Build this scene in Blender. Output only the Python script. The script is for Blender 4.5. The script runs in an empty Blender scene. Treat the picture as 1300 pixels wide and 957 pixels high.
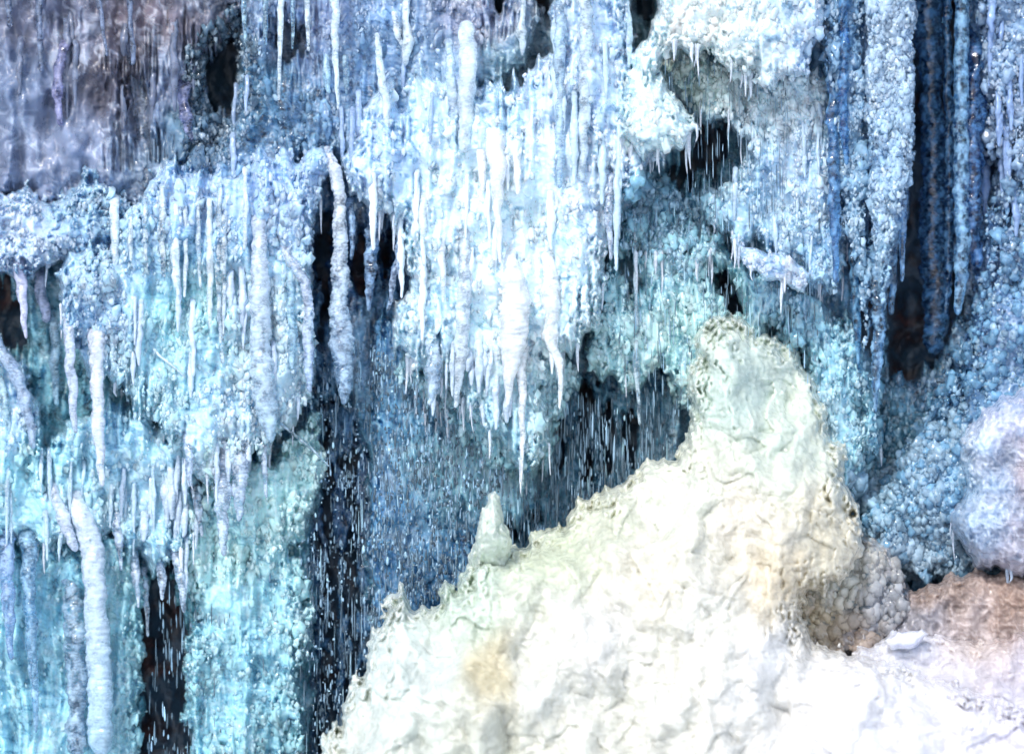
import bpy, math, random
import numpy as np

random.seed(7)
RNG = np.random.default_rng(7)
S = 0.002          # metres per photo pixel on the plane y = 0
D = 6.0            # camera distance
col = bpy.context.scene.collection

# ------------------------------------------------------------------ noise
def _h(ix, iy, seed):
    n = (ix.astype(np.int64) * 374761393 + iy.astype(np.int64) * 668265263 + int(seed) * 1442695041) & 0xFFFFFFFF
    n = ((n ^ (n >> 13)) * 1274126177) & 0xFFFFFFFF
    n = ((n ^ (n >> 16)) * 2246822519) & 0xFFFFFFFF
    return ((n ^ (n >> 15)) & 0xFFFFFF) / float(0xFFFFFF)

def noise(x, y, seed=0):
    x = np.asarray(x, float); y = np.asarray(y, float)
    ix = np.floor(x); iy = np.floor(y); fx = x - ix; fy = y - iy
    u = fx * fx * fx * (fx * (fx * 6 - 15) + 10); v = fy * fy * fy * (fy * (fy * 6 - 15) + 10)
    def g(a, b):
        t = _h(ix + a, iy + b, seed) * 6.2831853
        return np.cos(t) * (fx - a) + np.sin(t) * (fy - b)
    n0 = g(0, 0) * (1 - u) + g(1, 0) * u
    n1 = g(0, 1) * (1 - u) + g(1, 1) * u
    return (n0 * (1 - v) + n1 * v) * 1.5          # about -1..1

def fbm(x, y, seed=0, octv=4, gain=0.5):
    s = 0; a = 1; t = 0
    for k in range(octv):
        s = s + a * noise(x * 2 ** k, y * 2 ** k, seed + k * 17); t += a; a *= gain
    return s / t * 1.3

def worley(x, y, seed=0):
    ix = np.floor(x); iy = np.floor(y)
    f1 = np.full(x.shape, 9.0); f2 = np.full(x.shape, 9.0); idv = np.zeros(x.shape)
    for a in (-1, 0, 1):
        for b in (-1, 0, 1):
            cx = ix + a + _h(ix + a, iy + b, seed); cy = iy + b + _h(ix + a, iy + b, seed + 91)
            d = np.hypot(cx - x, cy - y)
            near = d < f1
            f2 = np.where(near, f1, np.minimum(f2, d))
            idv = np.where(near, _h(ix + a, iy + b, seed + 7), idv)
            f1 = np.where(near, d, f1)
    return f1, f2, idv

def sstep(a, b, x):
    t = np.clip((x - a) / (b - a), 0, 1); return t * t * (3 - 2 * t)

# ------------------------------------------------------------------ layout
def P(px, py, d):
    """photo pixel at depth d (metres towards the viewer) -> world arrays"""
    k = (D - d) / D
    return (px - 650.0) * S * k, -np.asarray(d, float) + 0 * px, (478.5 - py) * S * k

def lin(c):
    return tuple(((v / 255.0) / 12.92 if v <= 10 else (((v / 255.0) + 0.055) / 1.055) ** 2.4) for v in c[:3])

def polysdf(X, Y, poly):
    p = np.array(poly, float); n = len(p)
    best = np.full(X.shape, 1e18); inside = np.zeros(X.shape, bool)
    for i in range(n):
        a = p[i]; b = p[(i + 1) % n]; e = b - a
        wx = X - a[0]; wy = Y - a[1]
        t = np.clip((wx * e[0] + wy * e[1]) / (e @ e + 1e-9), 0, 1)
        best = np.minimum(best, (wx - e[0] * t) ** 2 + (wy - e[1] * t) ** 2)
        c = ((a[1] <= Y) & (b[1] > Y)) | ((b[1] <= Y) & (a[1] > Y))
        if e[1] != 0:
            inside ^= c & (X < a[0] + (Y - a[1]) / e[1] * e[0])
    d = np.sqrt(best)
    return np.where(inside, d, -d)

SAT = 1.0
def sat(c, f):
    m = (c[0] * .3 + c[1] * .6 + c[2] * .1); return tuple(min(255, max(0, m + (v - m) * f)) for v in c)

def idw(X, Y, pts, power=3.0):
    W = 0; acc = 0
    for q in pts:
        w = 1.0 / (((X - q[0]) ** 2 + ((Y - q[1])) ** 2 + 400.0) ** (power / 2))
        v = np.array(lin(q[2]) + (q[3],))
        acc = acc + w[..., None] * v; W = W + w
    return acc / W[..., None]

# ------------------------------------------------------------------ objects
def mesh_obj(name, V, F, mat, parent=None, cols=None, smooth=True):
    me = bpy.data.meshes.new(name)
    V = np.asarray(V, np.float32); 
    me.vertices.add(len(V)); me.vertices.foreach_set('co', V.ravel())
    F = [np.asarray(f, np.int32) for f in (F if isinstance(F, list) else [F]) if len(f)]
    nl = sum(f.size for f in F); nf = sum(len(f) for f in F)
    me.loops.add(nl); me.polygons.add(nf)
    me.loops.foreach_set('vertex_index', np.concatenate([f.ravel() for f in F]))
    starts = []; s = 0
    for f in F:
        starts.append(s + np.arange(len(f)) * f.shape[1]); s += f.size
    me.polygons.foreach_set('loop_start', np.concatenate(starts).astype(np.int32))
    me.update(calc_edges=True)
    if smooth:
        me.polygons.foreach_set('use_smooth', np.ones(nf, bool))
    if cols is not None:
        at = me.color_attributes.new('tint', 'FLOAT_COLOR', 'POINT')
        at.data.foreach_set('color', np.asarray(cols, np.float32).ravel())
    me.materials.append(mat)
    me.validate()
    o = bpy.data.objects.new(name, me); col.objects.link(o)
    if parent is not None:
        o.parent = parent
    return o

def tag(o, label=None, cat=None, group=None, kind=None):
    if label: o['label'] = label
    if cat: o['category'] = cat
    if group: o['group'] = group
    if kind: o['kind'] = kind
    return o

# ------------------------------------------------------------------ materials
def new_mat(name):
    m = bpy.data.materials.new(name); m.use_nodes = True
    nt = m.node_tree; b = nt.nodes['Principled BSDF']
    return m, nt, b

def ice_mat(name, rough=(0.08, 0.3), bump=0.35, scale=120, sss=0.3, trans=1.0, horiz=2.5, bumpdist=0.003, coat=1.0, speck=0.0, rad=(0.012, 0.022, 0.03)):
    m, nt, b = new_mat(name); N = nt.nodes; L = nt.links
    at = N.new('ShaderNodeAttribute'); at.attribute_name = 'tint'
    tc = N.new('ShaderNodeTexCoord'); mp = N.new('ShaderNodeMapping')
    mp.inputs['Scale'].default_value = (1, 1, horiz)
    L.new(tc.outputs['Object'], mp.inputs['Vector'])
    n1 = N.new('ShaderNodeTexNoise'); n1.inputs['Scale'].default_value = scale; n1.inputs['Detail'].default_value = 4
    n1.inputs['Roughness'].default_value = 0.6
    L.new(mp.outputs[0], n1.inputs['Vector'])
    n2 = N.new('ShaderNodeTexNoise'); n2.inputs['Scale'].default_value = 22; n2.inputs['Detail'].default_value = 3
    L.new(tc.outputs['Object'], n2.inputs['Vector'])
    vo = N.new('ShaderNodeTexVoronoi'); vo.inputs['Scale'].default_value = scale * 0.7
    L.new(tc.outputs['Object'], vo.inputs['Vector'])
    # frost mottling of the body colour
    mr = N.new('ShaderNodeMapRange'); mr.inputs[1].default_value = 0.3; mr.inputs[2].default_value = 0.7
    mr.inputs[3].default_value = 0.82; mr.inputs[4].default_value = 1.12
    L.new(n2.outputs['Fac'], mr.inputs[0])
    mul = N.new('ShaderNodeVectorMath'); mul.operation = 'SCALE'
    L.new(at.outputs['Color'], mul.inputs[0]); L.new(mr.outputs[0], mul.inputs['Scale'])
    L.new(mul.outputs[0], b.inputs['Base Color'])
    # clear / frosted patches
    mt = N.new('ShaderNodeMapRange'); mt.inputs[1].default_value = 0.35; mt.inputs[2].default_value = 0.65
    mt.inputs[3].default_value = 0.6 * trans; mt.inputs[4].default_value = 1.25 * trans
    L.new(n1.outputs['Fac'], mt.inputs[0])
    mm = N.new('ShaderNodeMath'); mm.operation = 'MULTIPLY'; mm.use_clamp = True
    L.new(at.outputs['Alpha'], mm.inputs[0]); L.new(mt.outputs[0], mm.inputs[1])
    L.new(mm.outputs[0], b.inputs['Transmission Weight'])
    rr = N.new('ShaderNodeMapRange'); rr.inputs[3].default_value = rough[0]; rr.inputs[4].default_value = rough[1]
    rr.inputs[1].default_value = 0.35; rr.inputs[2].default_value = 0.65
    L.new(n2.outputs['Fac'], rr.inputs[0]); L.new(rr.outputs[0], b.inputs['Roughness'])
    b.inputs['IOR'].default_value = 1.32
    b.inputs['Subsurface Weight'].default_value = sss
    b.inputs['Subsurface Radius'].default_value = rad
    b.inputs['Subsurface Scale'].default_value = 1.0
    add = N.new('ShaderNodeMath'); add.operation = 'ADD'
    L.new(n1.outputs['Fac'], add.inputs[0]); L.new(vo.outputs['Distance'], add.inputs[1])
    bp = N.new('ShaderNodeBump'); bp.inputs['Strength'].default_value = bump; bp.inputs['Distance'].default_value = bumpdist
    L.new(add.outputs[0], bp.inputs['Height']); L.new(bp.outputs[0], b.inputs['Normal'])
    if coat:
        b.inputs['Coat Weight'].default_value = coat; b.inputs['Coat Roughness'].default_value = 0.05; b.inputs['Coat IOR'].default_value = 1.33
        L.new(bp.outputs[0], b.inputs['Coat Normal'])
    return m

M = {
    'sheet': ice_mat('frosted_sheet_ice', (0.05, 0.25), 0.5, 110, 0.5, horiz=1.5, rad=(0.014, 0.024, 0.030)),
    'soft': ice_mat('milky_violet_ice', (0.2, 0.45), 0.3, 60, 0.4, horiz=0.6, coat=.4),
    'icicle': ice_mat('white_icicle_ice', (0.03, 0.14), 0.4, 110, 0.3, horiz=1.6, rad=(0.010, 0.013, 0.014)),
    'clear': ice_mat('clear_blue_ice', (0.0, 0.05), 0.4, 90, 0.1, horiz=1.0),
    'mound': ice_mat('cream_crust_ice', (0.12, 0.4), 0.7, 80, 0.8, trans=0.6, horiz=1.0, bumpdist=0.004, coat=.6, rad=(0.04, 0.038, 0.034)),
    'water': ice_mat('falling_water', (0.05, 0.2), 0.2, 80, 0.0, horiz=0.3, coat=.5),
}

def rock_mat():
    m, nt, b = new_mat('wet_dark_rock'); N = nt.nodes; L = nt.links
    tc = N.new('ShaderNodeTexCoord')
    n1 = N.new('ShaderNodeTexNoise'); n1.inputs['Scale'].default_value = 9; n1.inputs['Detail'].default_value = 7
    n1.inputs['Roughness'].default_value = 0.65
    L.new(tc.outputs['Object'], n1.inputs['Vector'])
    cr = N.new('ShaderNodeValToRGB'); e = cr.color_ramp.elements
    e[0].position = 0.3; e[0].color = (0.04, 0.09, 0.14, 1); e[1].position = 0.72; e[1].color = (0.13, 0.055, 0.05, 1)
    k = e.new(0.5); k.color = (0.035, 0.07, 0.11, 1); k = e.new(0.6); k.color = (0.03, 0.025, 0.032, 1)
    L.new(n1.outputs['Fac'], cr.inputs[0]); L.new(cr.outputs[0], b.inputs['Base Color'])
    b.inputs['Roughness'].default_value = 0.28
    bp = N.new('ShaderNodeBump'); bp.inputs['Strength'].default_value = 0.8; bp.inputs['Distance'].default_value = 0.012
    n2 = N.new('ShaderNodeTexNoise'); n2.inputs['Scale'].default_value = 40; n2.inputs['Detail'].default_value = 6
    L.new(tc.outputs['Object'], n2.inputs['Vector'])
    L.new(n2.outputs['Fac'], bp.inputs['Height']); L.new(bp.outputs[0], b.inputs['Normal'])
    return m
M['rock'] = rock_mat()

def snow_mat():
    m, nt, b = new_mat('packed_snow'); N = nt.nodes; L = nt.links
    tc = N.new('ShaderNodeTexCoord')
    n = N.new('ShaderNodeTexNoise'); n.inputs['Scale'].default_value = 6; n.inputs['Detail'].default_value = 8
    L.new(tc.outputs['Object'], n.inputs['Vector'])
    cr = N.new('ShaderNodeValToRGB'); e = cr.color_ramp.elements
    e[0].color = (0.62, 0.66, 0.72, 1); e[1].color = (0.84, 0.85, 0.87, 1)
    L.new(n.outputs['Fac'], cr.inputs[0]); L.new(cr.outputs[0], b.inputs['Base Color'])
    b.inputs['Roughness'].default_value = 0.6
    bp = N.new('ShaderNodeBump'); bp.inputs['Strength'].default_value = 0.6; bp.inputs['Distance'].default_value = 0.03
    L.new(n.outputs['Fac'], bp.inputs['Height']); L.new(bp.outputs[0], b.inputs['Normal'])
    return m
M['snow'] = snow_mat()

# ------------------------------------------------------------------ relief bodies
FRONT = {}          # coarse map of the foremost ice surface, 4 px cells
FX0, FY0, FST = -400, -400, 4
FMAP = np.full((420, 560), -0.30)

def front(px, py):
    i = int(np.clip((py - FY0) / FST, 0, FMAP.shape[0] - 1)); j = int(np.clip((px - FX0) / FST, 0, FMAP.shape[1] - 1))
    return FMAP[i, j]

def detail(X, Y, st, seed):
    """surface shape in metres: flutes, ripples, knobs, crust, drapery"""
    h = 0
    if st.get('flute'):
        a, wl = st['flute']
        wx = X + 14 * noise(X / 90, Y / 130, seed + 3)
        n = noise(wx / wl, Y / (wl * 7), seed + 11)
        h = h + a * (1 - np.abs(n) * 2.0) * 0.6 + a * 0.6 * noise(wx / (wl * 0.4), Y / (wl * 3.5), seed + 12)
    if st.get('lump'):
        a, wl = st['lump']
        h = h + a * fbm(X / wl, Y / (wl * 1.4), seed + 21, 3)
    if st.get('knob'):
        a, wl = st['knob'][:2]; asp = st['knob'][2] if len(st['knob']) > 2 else 1.0
        wx = X + wl * .5 * noise(X / wl / 1.3, Y / wl / 1.3, seed + 30); wy = Y + wl * .5 * noise(X / wl / 1.3, Y / wl / 1.3, seed + 31)
        f1, f2, i = worley(wx / wl, wy / (wl * asp), seed + 32)
        h = h + a * (np.sqrt(np.clip(1 - (f1 / 0.95) ** 2, 0, 1)) * (0.55 + 0.6 * i) - 0.4)
        f1, f2, i = worley(wx / wl * 2.3, wy / (wl * asp) * 2.3, seed + 35)
        h = h + a * 0.42 * (np.sqrt(np.clip(1 - (f1 / 0.95) ** 2, 0, 1)) * (0.5 + 0.6 * i) - 0.4)
    if st.get('ripple'):
        a, wl = st['ripple']
        w = noise(X / 60, Y / 60, seed + 40)
        n = noise(X / (wl * 4) + w, (Y + 10 * w) / wl, seed + 41)
        msk = 0.4 + 0.6 * sstep(-0.3, 0.4, noise(X / 50, Y / 50, seed + 42))
        h = h + a * (0.5 - np.abs(n)) * 1.6 * msk
    if st.get('crust'):
        a, wl = st['crust']
        r = 0; am = 1
        for k in range(4):
            r = r + am * (1 - 2 * np.abs(noise(X / wl * 2 ** k, Y / wl * 2 ** k, seed + 50 + k))); am *= 0.55
        h = h + a * r * 0.5
    return h

def relief(name, poly, mat, d0, T, R, style, cols, seed, edge=(10, 30), holes=(), step=1.7, parent=None,
           minsize=0, thin=0.35, colnoise=0.12, edgewl=(9, 90), hole_edge=7, clearpatch=0.0, softrim=False):
    p = np.array(poly, float)
    x0, y0 = p.min(0) - 45; x1, y1 = p.max(0) + 45
    xs = np.arange(x0, x1, step); ys = np.arange(y0, y1, step)
    X, Y = np.meshgrid(xs, ys)
    Xw = X + edge[0] * fbm(X / 26, Y / 40, seed + 1, 4, 0.6)
    dm = sstep(-0.3, 0.5, noise(X / 70, Y / 200, seed + 9))
    drip = 0.55 * dm * noise(X / edgewl[0], Y / edgewl[1], seed + 2) + 0.9 * noise(X / (edgewl[0] * 2.9), Y / edgewl[1], seed + 4)
    Yw = Y + edge[1] * drip + edge[0] * 0.7 * fbm(X / 20, Y / 20, seed + 5, 3)
    sd = polysdf(Xw, Yw, poly)
    for hp in holes:
        sd = np.minimum(sd, -polysdf(X + hole_edge * fbm(X / 18, Y / 40, seed + 6, 3), Y + hole_edge * 2.2 * noise(X / 6, Y / 50, seed + 8), hp))
    # true distance-like value near the rim
    gy, gx = np.gradient(sd, step)
    g = np.maximum(np.hypot(gx, gy), 0.35)
    e = sd / g
    dd = d0(X, Y) if callable(d0) else d0 + 0 * X
    st = detail(X, Y, style, seed)
    rim = sstep(0, R * 0.5, e)
    prof = np.sqrt(np.clip(1 - (1 - np.clip(e / R, 0, 1)) ** 2, 0, 1))
    if softrim:
        e0 = np.maximum(polysdf(X, Y, poly), 0)
        A = np.sqrt(np.clip(1 - (1 - np.clip(e / 16, 0, 1)) ** 2, 0, 1)); q1 = np.clip(e0 / R, 0, 1)
        prof = A * (0.22 + 0.78 * np.sqrt(np.clip(1 - (1 - q1) ** 2, 0, 1)))
        rim = sstep(0, 30, e)
    hf = dd + T * prof + st * (0.25 * prof + 0.75 * rim)
    hb = dd - T * thin * prof - 0.002
    hf = np.maximum(hf, hb + 0.001)
    inc = e > -0.0 
    q = inc[:-1, :-1] | inc[1:, :-1] | inc[:-1, 1:] | inc[1:, 1:]
    # only keep cells whose 4 corners are within one step of the body
    ok = e > -step * 1.6
    q &= ok[:-1, :-1] & ok[1:, :-1] & ok[:-1, 1:] & ok[1:, 1:]
    use = np.zeros(X.shape, bool)
    use[:-1, :-1] |= q; use[1:, :-1] |= q; use[:-1, 1:] |= q; use[1:, 1:] |= q
    out = use & (e < 0)
    nx = gx / g; ny = gy / g
    Xs = np.where(out, X - nx * e, X); Ys = np.where(out, Y - ny * e, Y)
    hf = np.where(out, dd, hf); hb = np.where(out, dd, hb)
    idx = -np.ones(X.shape, np.int64); n = int(use.sum()); idx[use] = np.arange(n)
    fx, fy, fz = P(Xs[use], Ys[use], hf[use]); bx, by, bz = P(Xs[use], Ys[use], hb[use])
    V = np.concatenate([np.stack([fx, fy, fz], 1), np.stack([bx, by, bz], 1)])
    a = idx[:-1, :-1][q]; b = idx[:-1, 1:][q]; c = idx[1:, 1:][q]; d = idx[1:, :-1][q]
    Ff = np.stack([a, d, c, b], 1); Fb = np.stack([a, b, c, d], 1) + n
    # stitched rim
    def edges(m, i1, j1, i2, j2): pass
    qp = np.pad(q, 1)
    sides = []
    top = q & ~qp[:-2, 1:-1]; sides.append((idx[:-1, 1:][top], idx[:-1, :-1][top]))
    bot = q & ~qp[2:, 1:-1]; sides.append((idx[1:, :-1][bot], idx[1:, 1:][bot]))
    lef = q & ~qp[1:-1, :-2]; sides.append((idx[:-1, :-1][lef], idx[1:, :-1][lef]))
    rig = q & ~qp[1:-1, 2:]; sides.append((idx[1:, 1:][rig], idx[:-1, 1:][rig]))
    Fs = np.concatenate([np.stack([u, v, v + n, u + n], 1) for u, v in sides])
    # colour of the ice itself
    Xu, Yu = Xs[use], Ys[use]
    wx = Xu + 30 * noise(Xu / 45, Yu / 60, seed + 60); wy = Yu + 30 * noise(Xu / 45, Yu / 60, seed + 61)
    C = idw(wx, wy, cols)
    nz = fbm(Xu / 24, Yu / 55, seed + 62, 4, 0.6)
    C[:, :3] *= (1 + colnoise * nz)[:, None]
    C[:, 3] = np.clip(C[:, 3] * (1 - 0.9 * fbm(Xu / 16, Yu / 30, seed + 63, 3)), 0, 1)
    if clearpatch:
        # windows of clear, deeper blue ice between the frosted parts
        cn = fbm(Xu / 11 + 2 * noise(Xu / 20, Yu / 20, seed + 70), Yu / 21, seed + 64, 4, 0.6) + 0.5 * noise(Xu / 60, Yu / 90, seed + 65)
        pm = sstep(0.12, 0.62, cn) * clearpatch
        C[:, :3] = C[:, :3] * (1 - pm[:, None]) + (C[:, :3] * np.array([0.42, 0.72, 0.94])) * pm[:, None]
        C[:, 3] = np.clip(C[:, 3] + 0.6 * pm, 0, 1)
        wp = sstep(0.05, 0.5, -cn)[:, None] * 0.5
        C[:, :3] = C[:, :3] * (1 - wp) + np.array([.86, .93, .97]) * wp * (.55 + .45 * C[:, :3] / C[:, :3].max(1, keepdims=True))
    C = np.concatenate([C, C])
    o = mesh_obj(name, V, [Ff, Fb, Fs], mat, parent, C)
    # register foremost surface
    ii = np.clip(((Yu - FY0) / FST).astype(int), 0, FMAP.shape[0] - 1); jj = np.clip(((Xu - FX0) / FST).astype(int), 0, FMAP.shape[1] - 1)
    np.maximum.at(FMAP, (ii, jj), hf[use])
    return o

# ------------------------------------------------------------------ icicles and columns
def tube_geo(pts, d, seed, rib=0.12, ribwl=5.0, lump=0.15, seg=14, dstep=1.6, oval=1.0, depth_pts=None):
    p = np.array(pts, float)
    L = np.r_[0, np.cumsum(np.hypot(np.diff(p[:, 0]), np.diff(p[:, 1])))]
    n = max(6, int(L[-1] / dstep)); t = np.linspace(0, L[-1], n)
    # smooth interpolation
    def sm(v):
        w = np.interp(t, L, v); k = max(1, int(min(9, n // 8)))
        if k > 1:
            ker = np.ones(2 * k + 1) / (2 * k + 1); w = np.convolve(np.pad(w, k, mode='reflect', reflect_type='odd'), ker, 'valid')
        return w
    cx = sm(p[:, 0]); cy = sm(p[:, 1]); r = np.maximum(np.interp(t, L, p[:, 2]), 0.5)
    cx = cx + np.minimum(r, 6) * 0.35 * (noise(t / 28, t * 0 + seed, seed) * 1.4 + noise(t / 9, t * 0 + seed, seed + 4) * .5)
    fin = np.clip((L[-1] - t) / (r[-1] * 1.5 + 0.1), 0, 1); r = r * np.sqrt(np.clip(1 - (1 - fin) ** 2, 0.02, 1))
    st = np.clip(t / (r[0] * 1.2 + 0.1), 0, 1); r = r * np.sqrt(np.clip(1 - (1 - st) ** 2, 0.05, 1))
    r = r * (1 + 0.8 * lump * noise(t / 17, t * 0 + seed * .37, seed + 2) + 0.9 * lump * noise(t / 41, t * 0 + seed * .77, seed + 3))
    th = np.linspace(0, 2 * math.pi, seg, endpoint=False)
    TT, RR = np.meshgrid(th, r); tt = t[:, None] + 0 * TT
    ph = tt + 3.0 * noise(TT / 1.05 * 1.0, tt / 14, seed + 5)
    ring = 1 - 2 * np.abs(noise(ph / ribwl, np.cos(TT) * 0.35 + seed, seed + 6))
    lm = noise(np.cos(TT) * 1.1 + seed, tt / (ribwl * 2.6) + np.sin(TT), seed + 7)
    fade = np.clip(RR / 3.0, 0.15, 1)
    rad = RR * (1 + rib * ring * fade + lump * lm + 0.07 * noise(np.cos(TT) * 1.6 + seed, tt / 3.1 + np.sin(TT) * 1.6, seed + 9) * fade)
    dd = d if depth_pts is None else np.interp(t, L, depth_pts)[:, None]
    X = cx[:, None] + np.cos(TT) * rad; Y = cy[:, None] + 0 * TT
    dep = dd + np.sin(TT) * rad * S * oval
    x, y, z = P(X, Y, dep)
    V = np.stack([x.ravel(), y.ravel(), z.ravel()], 1)
    i = np.arange(n - 1)[:, None] * seg; j = np.arange(seg)[None, :]; j2 = (j + 1) % seg
    F = np.stack([i + j, i + j2, i + seg + j2, i + seg + j], -1).reshape(-1, 4)
    caps = [np.arange(seg)[::-1][None, :], (np.arange(seg) + (n - 1) * seg)[None, :]]
    return V, F, caps, t / L[-1]

def attach_depth(pts, emb=0.3):
    s = []
    for k in range(len(pts) - 1):
        for u in (0, .34, .67):
            s.append(front(pts[k][0] * (1 - u) + pts[k + 1][0] * u, pts[k][1] * (1 - u) + pts[k + 1][1] * u))
    s = np.array(s)
    r = max(q[2] for q in pts) * S
    return max(front(pts[0][0], pts[0][1]) , float(np.percentile(s, 75))) + r * (1 - emb) * 0.6

def icicle(pts, label, c=(236, 244, 255), clear=0.15, rib=0.10, wl=6.0, lump=0.12, mat='icicle', name='icicle', cat='icicle',
           group=None, d=None, seed=None, c2=None, clear2=None, oval=1.0, seg=16, root=True):
    icicle.n += 1
    seed = seed or icicle.n * 13
    if d is None: d = attach_depth(pts)
    pts = [(a, b, q * (THIN if q > 3 else 1)) for a, b, q in pts]
    p0 = pts[0]; r0 = p0[2]
    n0 = len(pts)
    if root:
        pts = [(p0[0] - (pts[1][0] - p0[0]) * .15, p0[1] - r0 * 2.6, r0 * 1.25)] + list(pts)
        dp = [d - r0 * S * 5, d - r0 * S * 1.5] + [d] * (n0 - 1)
    else:
        dp = [d] * n0
    V, F, caps, t = tube_geo(pts, d, seed, rib, wl, lump, seg, oval=oval, depth_pts=dp)
    ca = np.array(lin(c) + (clear,)); cb = np.array(lin(c2 or c) + (clear if clear2 is None else clear2,))
    tt = np.repeat(t, seg)[:, None]
    CC = ca * (1 - tt) + cb * tt
    nz = fbm(V[:, 0] * 55 + seed, V[:, 2] * 30, seed, 3)
    CC[:, 3] = np.clip(CC[:, 3] * (1 + 1.1 * nz) , 0, 1); CC[:, :3] *= (1 + .06 * nz)[:, None]
    o = mesh_obj(name, V, [F] + caps, M[mat], None, np.clip(CC, 0, 1))
    tag(o, label, cat, group)
    return o
icicle.n = 0

def fringe(parent, spots, c, clear, mat='icicle', name='drip_fringe', rr=(1.2, 3.0), ll=(10, 42), seed=0, rib=0.12):
    """small drips that belong to an ice body: one surface-pattern mesh"""
    rg = random.Random(seed + 5); Vs, Fs, c3, n = [], [], [], 0
    for (x, y) in spots:
        r = rg.uniform(*rr); l = rg.uniform(*ll) * (0.5 + r / rr[1] * 0.7)
        dd = front(x, y - 3) + r * S * 0.2
        V, F, caps, t = tube_geo([(x, y - 8, r), (x + rg.uniform(-1.5, 1.5), y + l * .5, r * 0.7), (x + rg.uniform(-2, 2), y + l, 0.6)], dd, rg.randint(1, 9999), rib, 5, 0.2, 8, 2.2)
        Vs.append(V); Fs.append(F + n); c3.append(caps[0] + n); c3.append(caps[1] + n); n += len(V)
    V = np.concatenate(Vs)
    C = np.tile(np.array(lin(c) + (clear,)), (n, 1)) * (1 + 0.1 * noise(V[:, 0] * 9, V[:, 2] * 9, seed))[:, None]
    return tag(mesh_obj(name, V, [np.concatenate(Fs), np.concatenate(c3)], M[mat], parent, np.clip(C, 0, 1)), kind='stuff')

def ico(sub=1):
    import bmesh
    bm = bmesh.new(); bmesh.ops.create_icosphere(bm, subdivisions=sub, radius=1)
    V = np.array([v.co[:] for v in bm.verts]); F = np.array([[v.index for v in f.verts] for f in bm.faces]); bm.free()
    return V, F
ICO1, ICO2 = ico(2), ico(3)
THIN = 0.84

def bulbs(parent, poly, n, rr, c, clear, mat='clear', name='frost_bulbs', seed=0, ex=1.2, emb=0.45, cvar=0.12, holes=(), shard=0.0, power=2.2, patchy=False):
    """rounded or shard-like frozen spatter crusting an ice body: one surface-pattern mesh"""
    rg = np.random.default_rng(seed + 3); p = np.array(poly, float); (x0, y0), (x1, y1) = p.min(0), p.max(0)
    xs = rg.uniform(x0, x1, n * 3); ys = rg.uniform(y0, y1, n * 3)
    k = polysdf(xs, ys, poly) > 2
    for h in holes: k &= polysdf(xs, ys, h) < 0
    if patchy: k &= (noise(xs / 55, ys / 80, seed + 77) + .6 * noise(xs / 20, ys / 30, seed + 78)) > rg.uniform(-.55, .35, len(xs))
    xs = xs[k][:n]; ys = ys[k][:n]; m = len(xs)
    ii = np.clip(((ys - FY0) / FST).astype(int), 0, FMAP.shape[0] - 1); jj = np.clip(((xs - FX0) / FST).astype(int), 0, FMAP.shape[1] - 1)
    d = FMAP[ii, jj]; kk = d > -0.25; xs, ys, d = xs[kk], ys[kk], d[kk]; m = len(xs)
    r = rr[0] + (rr[1] - rr[0]) * rg.random(m) ** power
    V0, F0 = ICO1
    nv = len(V0)
    rx = r * rg.uniform(0.8, 1.15, m); ry = r * rg.uniform(0.85, 1.15, m) * ex; rz = r * rg.uniform(0.7, 1.1, m)
    ph = rg.uniform(0, 50, m)
    wob = 1 + 0.32 * noise(V0[None, :, 0] * 1.5 + ph[:, None], V0[None, :, 2] * 1.5 + V0[None, :, 1] * 1.5, seed) + 0.16 * noise(V0[None, :, 1] * 3.1 + ph[:, None], V0[None, :, 0] * 3.1 - V0[None, :, 2] * 2, seed + 1)
    if shard: wob = wob * (1 + shard * (rg.random((m, nv)) - 0.5))
    an = rg.uniform(-0.5, 0.5, m)
    vx = V0[None, :, 0] * rx[:, None] * wob; vy = V0[None, :, 1] * ry[:, None] * wob; vd = V0[None, :, 2] * rz[:, None] * wob
    X = xs[:, None] + vx * np.cos(an)[:, None] - vy * np.sin(an)[:, None]
    Y = ys[:, None] + vx * np.sin(an)[:, None] + vy * np.cos(an)[:, None]
    dep = (d - r * S * emb)[:, None] + vd * S
    x, y, z = P(X, Y, dep)
    V = np.stack([x.ravel(), y.ravel(), z.ravel()], 1)
    F = (F0[None] + (np.arange(m) * nv)[:, None, None]).reshape(-1, 3)[:, ::-1]
    C = idw(xs, ys, c) if isinstance(c, list) else np.tile(np.array(lin(c) + (clear,)), (m, 1))
    C[:, :3] *= (1 + cvar * rg.uniform(-1, 1, m))[:, None]
    if clear is not None: C[:, 3] = clear
    C[:, 3] = np.clip(C[:, 3] * rg.uniform(0.4, 1.4, m), 0, 1)
    return tag(mesh_obj(name, V, F, M[mat], parent, np.repeat(np.clip(C, 0, 1), nv, 0), smooth=not shard), kind='stuff')

def crystals(parent, poly, n, c, clear=.75, seed=0, rr=(.9, 3.6), holes=(), ex=1.6):
    return bulbs(parent, poly, n, rr, c, clear, 'clear', 'frost_crystals', seed, ex, .25, .1, holes, shard=.7, power=2.5, patchy=True)

def lumps(parent, poly, n, c, seed=0, rr=(2, 8), holes=(), clear=None, mat='sheet', emb=.7, ex=1.5, shard=1.1):
    return bulbs(parent, poly, n, rr, c, clear, mat, 'broken_ice', seed, ex, emb, .1, holes, shard=shard, power=2.2, patchy=True)

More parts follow.
